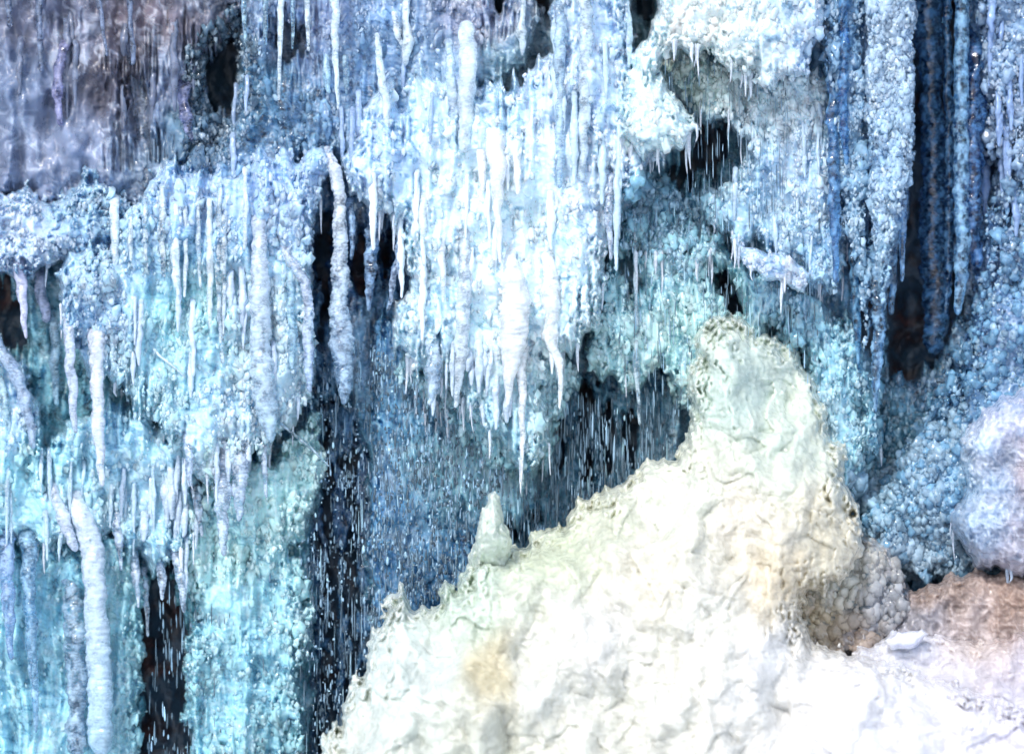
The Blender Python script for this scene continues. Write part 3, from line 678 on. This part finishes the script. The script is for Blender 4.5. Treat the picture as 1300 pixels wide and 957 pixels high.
ic([(519, -60, 8), (515, 20, 5), (518, 52, 9), (515, 84, 2.5)], 'white icicle with a swollen knob near its tip at the top', W, .1, lump=.25, rib=.04)
ic([(502, 20, 5), (504, 40, 6), (512, 60, 4)], 'crooked white icicle stub joining the knobbed icicle', W, .15, lump=.4)
ic([(479, 50, 4), (484, 100, 6), (491, 130, 6.5), (492, 178, 3)], 'wavy crooked white icicle left of the swollen columns', W, .12, lump=.3)
ic([(593, 52, 12), (594, 80, 15), (592, 130, 13), (590, 195, 8)], 'swollen white column with a round dome top above the centre', (218, 236, 248), .08, rib=.04, lump=.12)
ic([(571, 62, 6), (574, 110, 9), (578, 170, 7)], 'lumpy white column fused left of the dome topped one', (200, 224, 243), .12, lump=.3)
ic([(664, -30, 3), (664, 25, 3), (662, 38, 8), (663, 72, 1.2)], 'tiny white icicle with a beaded knot at the top of the centre', W, .1, lump=.35)
ic([(628, 172, 14), (630, 205, 14), (632, 235, 10), (633, 280, 5), (635, 335, 2)], 'bright white spindle icicle in the middle of the centre curtain', (236, 244, 250), .02, rib=.03, lump=.08)
ic([(611, 190, 8), (612, 215, 7), (613, 245, 2)], 'short white tooth left of the bright spindle icicle', (244, 250, 255), .03, rib=.03)
ic([(656, 195, 7), (657, 225, 6), (657, 248, 3)], 'short white tooth right of the bright spindle icicle', (238, 247, 253), .03, rib=.03)
ic([(416, 196, 5), (426, 212, 10), (431, 250, 9), (432, 300, 10), (432, 345, 12), (430, 385, 13), (434, 430, 17), (437, 475, 13), (436, 514, 3)], 'long ribbed giant icicle with a white arched top, left of the dark notch', (235, 244, 255), .1, rib=.18, wl=5, c2=(185, 218, 245), clear2=.75, lump=.12, seg=20)
ic([(476, 268, 10), (472, 310, 11), (470, 345, 9), (468, 395, 2)], 'glassy ribbed icicle inside the dark notch beside the giant icicle', (170, 205, 240), .5, rib=.2, lump=.25, d=-.05)
ic([(510, 300, 7), (502, 345, 6), (492, 395, 2)], 'slanting glassy icicle on the right rim of the dark notch', (190, 215, 245), .45, rib=.2, lump=.3)
ic([(445, 262, 6), (448, 300, 5), (446, 330, 2)], 'thin clear icicle close to the right of the giant icicle', (170, 205, 240), .5, d=-.04)
ic([(145, 262, 7), (146, 310, 7), (148, 362, 4)], 'white icicle under the shelf, leftmost of the hanging row', W, .1, rib=.05)
for k, (x, y0, y1, r, lb) in enumerate([
        (167, 285, 332, 4.5, 'first slim white icicle of the dense row left of the curtain'), (184, 270, 340, 4.5, 'slim white icicle with a rounded tip in the dense left row'),
        (206, 265, 352, 5.5, 'frosty white icicle in the dense left row over a lumpy base'), (222, 270, 376, 5.5, 'white icicle ending in a paired drip in the dense left row'),
        (237, 275, 378, 4.5, 'long slim white icicle just right of the paired drip'), (251, 270, 366, 4.5, 'white icicle left of the twin long ones in the row'),
        (267, 262, 422, 6, 'left one of the twin long white icicles on the curtain'), (276, 262, 462, 6, 'right and longer one of the twin long white icicles'),
        (285, 300, 390, 5, 'curled white icicle hugging the right side of the twins'), (313, 225, 318, 5, 'lone slim icicle high on the curtain right of the twins')]):
    q = random.Random(k * 7 + 3); w_ = q.uniform(-5, 5); e_ = q.uniform(.75, 1.15)
    ic([(x + w_ * .5, y0 - q.uniform(0, 25), r * .7), (x + w_ * .2, y0 + (y1 - y0) * q.uniform(.3, .6), r * e_), (x + w_ + 2, y1, r * .4)], lb, W, q.uniform(.05, .35), rib=.06, lump=q.uniform(.12, .4))
ic([(328, 280, 10), (330, 340, 13), (330, 400, 15), (333, 470, 17), (338, 520, 16), (344, 562, 4)], 'thick pale ribbed column in the middle of the left curtain', (220, 234, 250), .12, rib=.1, lump=.16, seg=20, c2=(190, 220, 240), clear2=.5)
ic([(362, 318, 6), (375, 338, 9), (390, 362, 8), (392, 410, 7), (391, 450, 8), (393, 498, 3)], 'bent glassy icicle curving right off the left curtain', (225, 238, 255), .25, rib=.2, lump=.1, c2=(190, 215, 245), clear2=.5)
ic([(367, 335, 6), (369, 380, 6), (371, 440, 7), (370, 470, 2)], 'straight frosted icicle behind the bent glassy one', PB, .25, rib=.15)
ic([(23, 335, 10), (28, 370, 8), (33, 430, 2)], 'tapered lavender icicle under the shelf near the left edge', (215, 222, 248), .1)
ic([(50, 350, 8), (56, 385, 9), (60, 410, 4)], 'stubby lavender icicle next to the tapered one under the shelf', (205, 216, 244), .12, lump=.3)
ic([(69, 410, 8), (70, 460, 7), (71, 515, 3)], 'pale icicle, left of the three hanging below the shelf', PB, .2)
ic([(87, 415, 9), (91, 480, 8), (95, 550, 4)], 'pale long icicle, middle of the three below the shelf', (215, 230, 250), .15)
ic([(124, 420, 14), (123, 480, 10), (125, 560, 9), (130, 618, 3)], 'thickest and longest of the three white icicles below the shelf', (228, 238, 253), .1)
ic([(-4, 470, 8), (6, 510, 7), (12, 560, 3)], 'glassy sliver on the ice tier at the left edge', TE, .3)
ic([(-10, 430, 10), (18, 470, 12), (36, 520, 9), (42, 570, 5)], 'slanting frosty rib over the left ice tier', (185, 208, 232), .2, lump=.25)
ic([(8, 690, 13), (10, 760, 10), (14, 838, 3)], 'pale icicle in front of the dark gap at the lower left edge', (170, 200, 235), .3, rib=.12, d=-.04)
ic([(36, 690, 12), (38, 780, 9), (44, 880, 6), (46, 930, 2)], 'long glassy icicle second from the left edge at the bottom', (165, 205, 232), .35, rib=.14, d=-.05)
ic([(66, 620, 8), (82, 660, 11), (95, 700, 8)], 'frosty arched rib leading into the thick lower left column', (215, 230, 250), .1, lump=.2)
ic([(92, 628, 12), (108, 662, 17), (118, 700, 18), (121, 760, 17), (126, 830, 19), (128, 960, 20)], 'thick smooth white column curving down in the lower left', (226, 238, 253), .06, rib=.07, lump=.08, c2=(175, 210, 232), clear2=.3, seg=20, wl=9)
ic([(90, 740, 14), (96, 800, 17), (98, 870, 16), (98, 960, 14)], 'frosted column fused to the left flank of the thick white column', (180, 210, 232), .3, rib=.15, lump=.25, wl=9)
for k, (x0, y0, x1, y1, r, lb) in enumerate([
        (148, 650, 154, 724, 7, 'small glassy icicle right of the thick lower left column'), (170, 700, 176, 772, 7, 'ribbed icicle, first under the lower tier rim'),
        (183, 720, 188, 808, 6, 'thin clear icicle dangling beside the small dark gap'), (204, 712, 206, 762, 7, 'stub icicle over the top of the small dark gap'),
        (224, 700, 234, 778, 8, 'crooked ribbed icicle right of the small dark gap'), (238, 555, 241, 618, 8, 'glassy icicle under the left curtain, left of the ribbed trio'),
        (250, 630, 256, 682, 7, 'short hooked icicle low under the left curtain'), (306, 560, 303, 662, 15, 'broad crusty icicle, right one of the ribbed pair below the curtain'),
        (280, 560, 284, 706, 15, 'glassy ribbed icicle, long left one of the ribbed pair'), (334, 560, 338, 632, 6, 'thin slanting glassy spur right of the ribbed pair')]):
    ic([(x0, y0, r), (x0 * .6 + x1 * .4, y0 * .6 + y1 * .4, r * .85), (x1, y1, r * .25)], lb, (210, 228, 248), .3, rib=.2, lump=.25)
ic([(352, 535, 4), (385, 560, 4), (418, 592, 1.5)], 'thin slanting glass rod pointing at the dark waterfall', (200, 225, 240), .4, lump=.2)
ic([(198, 448, 2.5), (216, 462, 2.5), (236, 480, 1)], 'little slanting white splinter on the left curtain', W, .1)
ic([(537, 255, 6), (537, 290, 6), (538, 338, 2.5)], 'slim white icicle on the centre curtain above the notch rim', W, .08, rib=.04)
ic([(560, 300, 6), (562, 340, 5), (563, 385, 2)], 'faint slim icicle right of the slim white one on the centre curtain', (225, 238, 248), .1)
ic([(590, 290, 8), (590, 370, 10), (586, 440, 10), (578, 518, 2)], 'long frosty flute ending in glassy drips over the waterfall', (220, 236, 248), .15, rib=.12, lump=.2)
ic([(548, 430, 10), (550, 460, 13), (552, 490, 9), (546, 515, 2)], 'glassy clump of an icicle hanging over the waterfall', (205, 228, 248), .3, rib=.15, lump=.25)
ic([(648, 325, 8), (652, 355, 18), (654, 395, 23), (652, 440, 20), (646, 480, 8), (645, 515, 2)], 'brilliant white bulging icicle at the heart of the picture', (236, 244, 250), .0, rib=.05, lump=.08, seg=24)
ic([(662, 400, 12), (662, 450, 9), (663, 500, 6), (663, 560, 3), (662, 612, 1.2)], 'needle thin white icicle dropping from the brilliant bulging one', (236, 244, 250), .1, rib=.03)
ic([(697, 330, 10), (700, 380, 15), (698, 430, 12), (712, 470, 5), (711, 520, 1.5)], 'frosty white icicle right of the brilliant one, with a thin tail', (235, 245, 250), .06, lump=.25)
ic([(775, 225, 7), (772, 270, 6), (776, 330, 2)], 'glassy icicle on the right rim of the centre curtain', (215, 230, 250), .3, rib=.15)
ic([(805, 270, 2.2), (808, 400, 2.6), (808, 470, 3), (812, 540, 1.5)], 'long thin thread of ice over the seafoam apron', (205, 226, 238), .3, lump=.4)
ic([(742, -80, 9), (744, 60, 10), (742, 150, 9), (738, 230, 4)], 'long pale flute at the top of the centre curtain', (212, 232, 245), .15, lump=.15)
ic([(713, -80, 7), (710, 60, 8), (712, 160, 8), (710, 240, 3)], 'long bluish flute left of the pale one at the top', (192, 220, 241), .2, lump=.2)
# right
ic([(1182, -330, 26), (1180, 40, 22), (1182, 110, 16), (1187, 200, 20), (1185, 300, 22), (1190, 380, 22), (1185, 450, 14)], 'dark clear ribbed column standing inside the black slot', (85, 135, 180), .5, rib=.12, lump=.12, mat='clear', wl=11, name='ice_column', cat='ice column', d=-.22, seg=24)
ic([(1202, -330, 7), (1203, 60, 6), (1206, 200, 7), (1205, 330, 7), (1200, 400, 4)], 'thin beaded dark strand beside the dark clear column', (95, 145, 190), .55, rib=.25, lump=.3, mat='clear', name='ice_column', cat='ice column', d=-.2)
ic([(1219, -330, 12), (1221, 0, 11), (1220, 200, 12), (1222, 330, 12), (1216, 400, 5)], 'tall smooth pale blue column on the right side of the slot', (150, 198, 234), .35, rib=.05, lump=.06, mat='clear', name='ice_column', cat='ice column', d=-.1, wl=20, seg=20)
ic([(1238, 60, 12), (1237, 160, 15), (1234, 260, 14), (1240, 340, 9)], 'rough blue column fused right of the tall smooth one', (95, 145, 200), .4, rib=.15, lump=.3, mat='clear', name='ice_column', cat='ice column', d=-.12, wl=9)
ic([(1146, 180, 7), (1148, 240, 6), (1146, 300, 5), (1145, 358, 2)], 'clear blue icicle hanging at the slot edge of the knobbly column', (150, 195, 235), .45, mat='clear', d=.02)
ic([(1118, 270, 14), (1114, 340, 13), (1116, 400, 9), (1114, 440, 9), (1113, 480, 6), (1111, 525, 2)], 'long ribbed glassy icicle forming the tip below the knobbly column', (150, 195, 230), .45, rib=.25, lump=.12, mat='clear', d=.0, seg=20)
ic([(1138, 280, 8), (1134, 340, 6), (1132, 400, 3)], 'short glassy icicle right of the long ribbed tip', (140, 190, 228), .5, mat='clear', d=-.02)
ic([(1080, 280, 8), (1084, 340, 7), (1088, 410, 6), (1090, 470, 2)], 'clear blue icicle under the narrow knobbed curtain', (125, 180, 218), .5, mat='clear', d=-.05)
ic([(1056, 100, 8), (1058, 200, 9), (1060, 300, 7), (1062, 360, 3)], 'rough blue icicle left edge of the knobbed curtain', (120, 170, 215), .4, mat='clear', lump=.35)
ic([(1070, -330, 10), (1072, 60, 8), (1070, 140, 7), (1075, 210, 3)], 'twisted clear icicle on the narrow knobbed curtain', (110, 165, 215), .5, mat='clear', lump=.4)

# ---- small unnamed-looking repeats: slim icicles nothing tells apart within each group
def row(n, poly, label, group, c, clear, rr, ll, seed, mat='icicle', **k):
    rg = random.Random(seed); m = 0
    p = np.array(poly); x0, y0 = p.min(0); x1, y1 = p.max(0)
    while m < n:
        x = rg.uniform(x0, x1); y = rg.uniform(y0, y1)
        if polysdf(np.array([x]), np.array([y]), poly)[0] < 0: continue
        r = rg.uniform(*rr); l = rg.uniform(*ll); w = rg.uniform(-2, 2)
        icicle([(x, y, r * .8), (x + w, y + l * .5, r), (x + w * 1.5, y + l, r * .3)], label, c, clear, rib=.14, lump=.28, mat=mat, group=group, seg=10, **k); m += 1
row(14, [(120, 330), (330, 330), (390, 500), (300, 540), (180, 480)], 'slim frosted icicle hugging the left ice curtain', 'slim icicles on the left curtain', (205, 225, 246), .25, (2.5, 6), (30, 90), 11)
row(16, [(150, 560), (330, 560), (240, 690), (170, 690)], 'short glassy icicle under the lower edge of the left curtain', 'glassy icicles under the left curtain', (205, 226, 246), .35, (3, 7), (30, 80), 12)
row(14, [(460, 190), (760, 190), (760, 330), (700, 400), (520, 400)], 'faint white icicle ribbing the centre curtain', 'faint icicles on the centre curtain', (226, 240, 250), .12, (3, 7), (40, 110), 13)
row(16, [(500, 430), (620, 430), (690, 540), (640, 560), (560, 470)], 'glassy drip icicle along the lower rim of the centre curtain', 'drip icicles over the waterfall', (210, 230, 248), .3, (3, 7), (25, 70), 14)
row(8, [(690, 0), (800, 0), (800, 200), (700, 200)], 'long frosted flute at the top of the centre curtain', 'frosted flutes at the top centre', (200, 226, 243), .25, (3, 7), (70, 150), 15)
row(9, [(20, 0), (230, 0), (230, 120), (20, 120)], 'soft violet icicle on the hazy upper left sheet', 'violet icicles at upper left', (128, 140, 165), .45, (3, 7), (40, 130), 16, mat='soft')
row(9, [(900, 100), (1060, 100), (1060, 320), (950, 300)], 'streak thin icicle on the mint curtain', 'thin icicles on the mint curtain', (190, 215, 235), .25, (1.8, 4), (30, 80), 17)
row(14, [(1240, 0), (1300, 0), (1300, 300), (1245, 300)], 'bluish stub icicle among the bulbs at the right edge', 'stub icicles at the right edge', (150, 180, 225), .3, (3, 7), (30, 80), 18, mat='clear')
row(9, [(260, 100), (480, 60), (620, 60), (560, 140), (300, 220)], 'small blue grey icicle on the rippled top sheet', 'small icicles on the top sheet', (170, 195, 228), .3, (2.5, 6), (30, 80), 19)

row(16, [(0, 560), (240, 600), (200, 690), (0, 680)], 'thin glassy icicle below the pale teal tier', 'thin icicles below the left tier', (195, 222, 240), .4, (2, 4.5), (40, 110), 23)

# ---- falling water: thin broken threads and drops
def threads(name, label, regions, seed, c=(175, 212, 238), clear=.3, parent=None):
    rg = np.random.default_rng(seed); Vs, Fs, Cs = [], [], []; n = 0
    base = np.array([[math.cos(a), math.sin(a)] for a in np.linspace(0, 2 * math.pi, 5)[:-1]])
    for poly, cnt, ll, ww, dd in regions:
        p = np.array(poly, float); (x0, y0), (x1, y1) = p.min(0), p.max(0)
        xs = rg.uniform(x0, x1, cnt * 4); ys = rg.uniform(y0, y1, cnt * 4)
        dens = noise(xs / 9, ys / 70, seed) + 0.5 * noise(xs / 30, ys / 120, seed + 1)
        k = (polysdf(xs, ys, poly) > 0) & (dens > rg.uniform(-0.9, 0.6, len(xs)))
        xs, ys = xs[k][:cnt], ys[k][:cnt]; m = len(xs)
        L = ll[0] + (ll[1] - ll[0]) * rg.random(m) ** 2.5; w = ww[0] + (ww[1] - ww[0]) * rg.random(m) ** 2
        d = rg.uniform(dd[0], dd[1], m); sl = rg.normal(0, 0.03, m)
        prof = [(0, .15), (.25, .7), (.6, 1), (.88, .8), (1, .15)]
        ring = []
        for t, r in prof:
            cx = xs + sl * L * t; cy = ys + L * t
            X = cx[:, None] + base[None, :, 0] * (w * r)[:, None]; Y = cy[:, None] + 0 * X
            x, y, z = P(X, Y, d[:, None] + base[None, :, 1] * (w * r)[:, None] * S); ring.append(np.stack([x, y, z], -1))
        V = np.stack(ring, 1).reshape(m, -1, 3)           # m, 20, 3
        f = []
        for a in range(4):
            for b in range(4):
                b2 = (b + 1) % 4; f.append([a * 4 + b, a * 4 + b2, a * 4 + 4 + b2, a * 4 + 4 + b])
        f.append([3, 2, 1, 0]); f.append([16, 17, 18, 19])
        F = (np.array(f)[None] + (np.arange(m) * 20)[:, None, None] + n).reshape(-1, 4)
        Vs.append(V.reshape(-1, 3)); Fs.append(F); n += m * 20
        C = np.tile(np.array(lin(c) + (clear,)), (m, 1)); C[:, :3] *= (0.25 + 1.1 * rg.random(m) ** 2)[:, None]
        Cs.append(np.repeat(C, 20, 0))
    o = mesh_obj(name, np.concatenate(Vs), np.concatenate(Fs), M['water'], parent, np.clip(np.concatenate(Cs), 0, 1))
    return o
WF = [(385, 470), (500, 400), (520, 470), (600, 520), (690, 610), (660, 680), (610, 660), (590, 740), (500, 790), (450, 870), (440, 1000), (380, 1000), (395, 760), (376, 700), (400, 620)]
WF2 = [(470, 430), (520, 470), (600, 520), (650, 600), (600, 640), (590, 740), (500, 780), (470, 820), (475, 600)]
tag(threads('falling_water', None, [(WF, 2600, (2, 12), (.7, 2.1), (-.26, -.08)), (WF, 500, (10, 60), (.4, 1.0), (-.26, -.08)), (WF2, 2400, (3, 15), (.7, 2.3), (-.20, -.05))], 41), 'white drops and threads of water falling down the dark gap left of the mound', 'falling water', kind='stuff')
tag(threads('water_trickle', None, [([(690, 490), (780, 500), (830, 480), (850, 560), (840, 600), (700, 660), (650, 690), (640, 620), (690, 600)], 800, (5, 40), (.5, 1.6), (-.22, -.08)),
        ([(780, 250), (850, 250), (880, 220), (1050, 230), (1060, 480), (900, 500), (860, 560), (790, 480)], 700, (6, 40), (.4, 1.0), (-.10, 0.0))], 42), 'fine trickles of water running over the seafoam apron and the gap behind it', 'trickling water', kind='stuff')
tag(threads('water_spray', None, [([(240, 660), (400, 700), (392, 1000), (180, 1000), (200, 760)], 600, (5, 34), (.5, 1.5), (-.22, -.1)),
        ([(840, 60), (1000, 60), (1000, 260), (880, 260)], 220, (8, 50), (.35, .9), (-.05, 0.06))], 43), 'thin streaks of meltwater at the lower left gap and under the snowy crust', 'meltwater streaks', kind='stuff')
mid = relief('water_film', [(640, 480), (860, 470), (860, 600), (700, 680), (640, 700), (620, 600)], M['sheet'], -0.27, 0.04, 7, dict(flute=(0.014, 8), lump=(0.02, 25), knob=(0.008, 6, 4)),
    [(700, 540, (95, 145, 175), .45), (800, 540, (105, 155, 180), .4), (660, 620, (110, 165, 190), .4)], 410, edge=(14, 26), edgewl=(5, 60), colnoise=.5, clearpatch=.8,
    holes=[[(700, 520), (712, 500), (716, 590), (704, 600)], [(735, 490), (748, 485), (752, 610), (738, 612)], [(762, 520), (776, 515), (778, 600), (764, 600)], [(790, 525), (806, 520), (808, 595), (794, 590)], [(645, 640), (656, 630), (660, 690), (650, 690)], [(672, 655), (682, 650), (684, 680), (676, 682)]])
tag(mid, 'broken blue film of water over the dark gap above the cream mound', 'water film', kind='structure')
left = relief('water_film', [(392, 480), (480, 500), (478, 700), (475, 880), (450, 1020), (385, 1020), (385, 700), (410, 640)], M['sheet'], -0.30, 0.03, 5, dict(flute=(0.012, 7), lump=(0.02, 25), knob=(0.008, 5, 4)),
    [(410, 540, (95, 145, 185), .5), (440, 640, (80, 120, 160), .6), (420, 800, (90, 138, 178), .5)], 411, edge=(34, 30), edgewl=(4, 60), colnoise=.6, clearpatch=.8,
    holes=[[(410, 520), (422, 510), (428, 700), (424, 1000), (408, 1000), (414, 700)], [(438, 560), (450, 550), (456, 760), (446, 1000), (436, 1000), (440, 760)]], hole_edge=16)
tag(left, 'broken dark blue film of water in the main waterfall gap', 'water film', kind='structure')
# blue film of water running on the rock inside the fall
film = relief('waterfall', [(480, 380), (520, 440), (610, 500), (690, 560), (680, 640), (620, 700), (600, 790), (480, 870), (466, 700), (474, 560)], M['sheet'], -0.21, 0.05, 8, dict(flute=(0.016, 9), lump=(0.02, 30), knob=(0.008, 6, 4)),
    [(500, 450, (120, 178, 222), .35), (520, 520, (130, 190, 226), .3), (570, 600, (155, 205, 222), .25), (620, 560, (170, 214, 226), .25), (520, 720, (100, 160, 205), .4), (480, 620, (105, 165, 212), .35)], 400, edge=(14, 26), edgewl=(5, 60), colnoise=.5, clearpatch=.9)
tag(film, kind='structure')

# ------------------------------------------------------------------ light, sky, camera
sc = bpy.context.scene
w = bpy.data.worlds.new('World'); sc.world = w; w.use_nodes = True
nt = w.node_tree; bg = nt.nodes['Background']
sky = nt.nodes.new('ShaderNodeTexSky'); sky.sky_type = 'NISHITA'; sky.sun_disc = False
EL, AZ = math.radians(46), math.radians(205)      # azimuth clockwise from +Y: behind the camera, a little to the left
sky.sun_elevation = EL; sky.sun_rotation = AZ; sky.air_density = 1.0; sky.dust_density = 2.0
nt.links.new(sky.outputs[0], bg.inputs['Color']); bg.inputs['Strength'].default_value = 0.15
sun = bpy.data.lights.new('sun', 'SUN'); sun.energy = 1.5; sun.angle = math.radians(6); sun.color = (1.0, 0.97, 0.93)
so = bpy.data.objects.new('sun', sun); col.objects.link(so)
from mathutils import Vector
dirv = Vector((math.sin(AZ) * math.cos(EL), math.cos(AZ) * math.cos(EL), math.sin(EL)))
so.rotation_euler = dirv.to_track_quat('Z', 'Y').to_euler()
cam = bpy.data.cameras.new('camera'); co = bpy.data.objects.new('camera', cam); col.objects.link(co)
co.location = (0, -D, 0); co.rotation_euler = (math.radians(90), 0, 0)
cam.sensor_width = 36; cam.lens = 36 * D / (1300 * S); cam.clip_end = 500; cam.clip_start = .05
cam.dof.use_dof = True; cam.dof.focus_distance = D - 0.03; cam.dof.aperture_fstop = 0.9
sc.camera = co
sc.view_settings.view_transform = 'Standard'; sc.view_settings.look = 'None'; sc.view_settings.exposure = 0.72; sc.view_settings.gamma = 1
sc.cycles.use_denoising = True
try: sc.cycles.denoiser = 'OPENIMAGEDENOISE'
except Exception: pass
sc.cycles.max_bounces = 8; sc.cycles.transmission_bounces = 6; sc.cycles.diffuse_bounces = 4; sc.cycles.glossy_bounces = 3
sc.cycles.caustics_refractive = True; sc.cycles.blur_glossy = 0.6; sc.cycles.caustics_reflective = False
sc.cycles.sample_clamp_indirect = 6
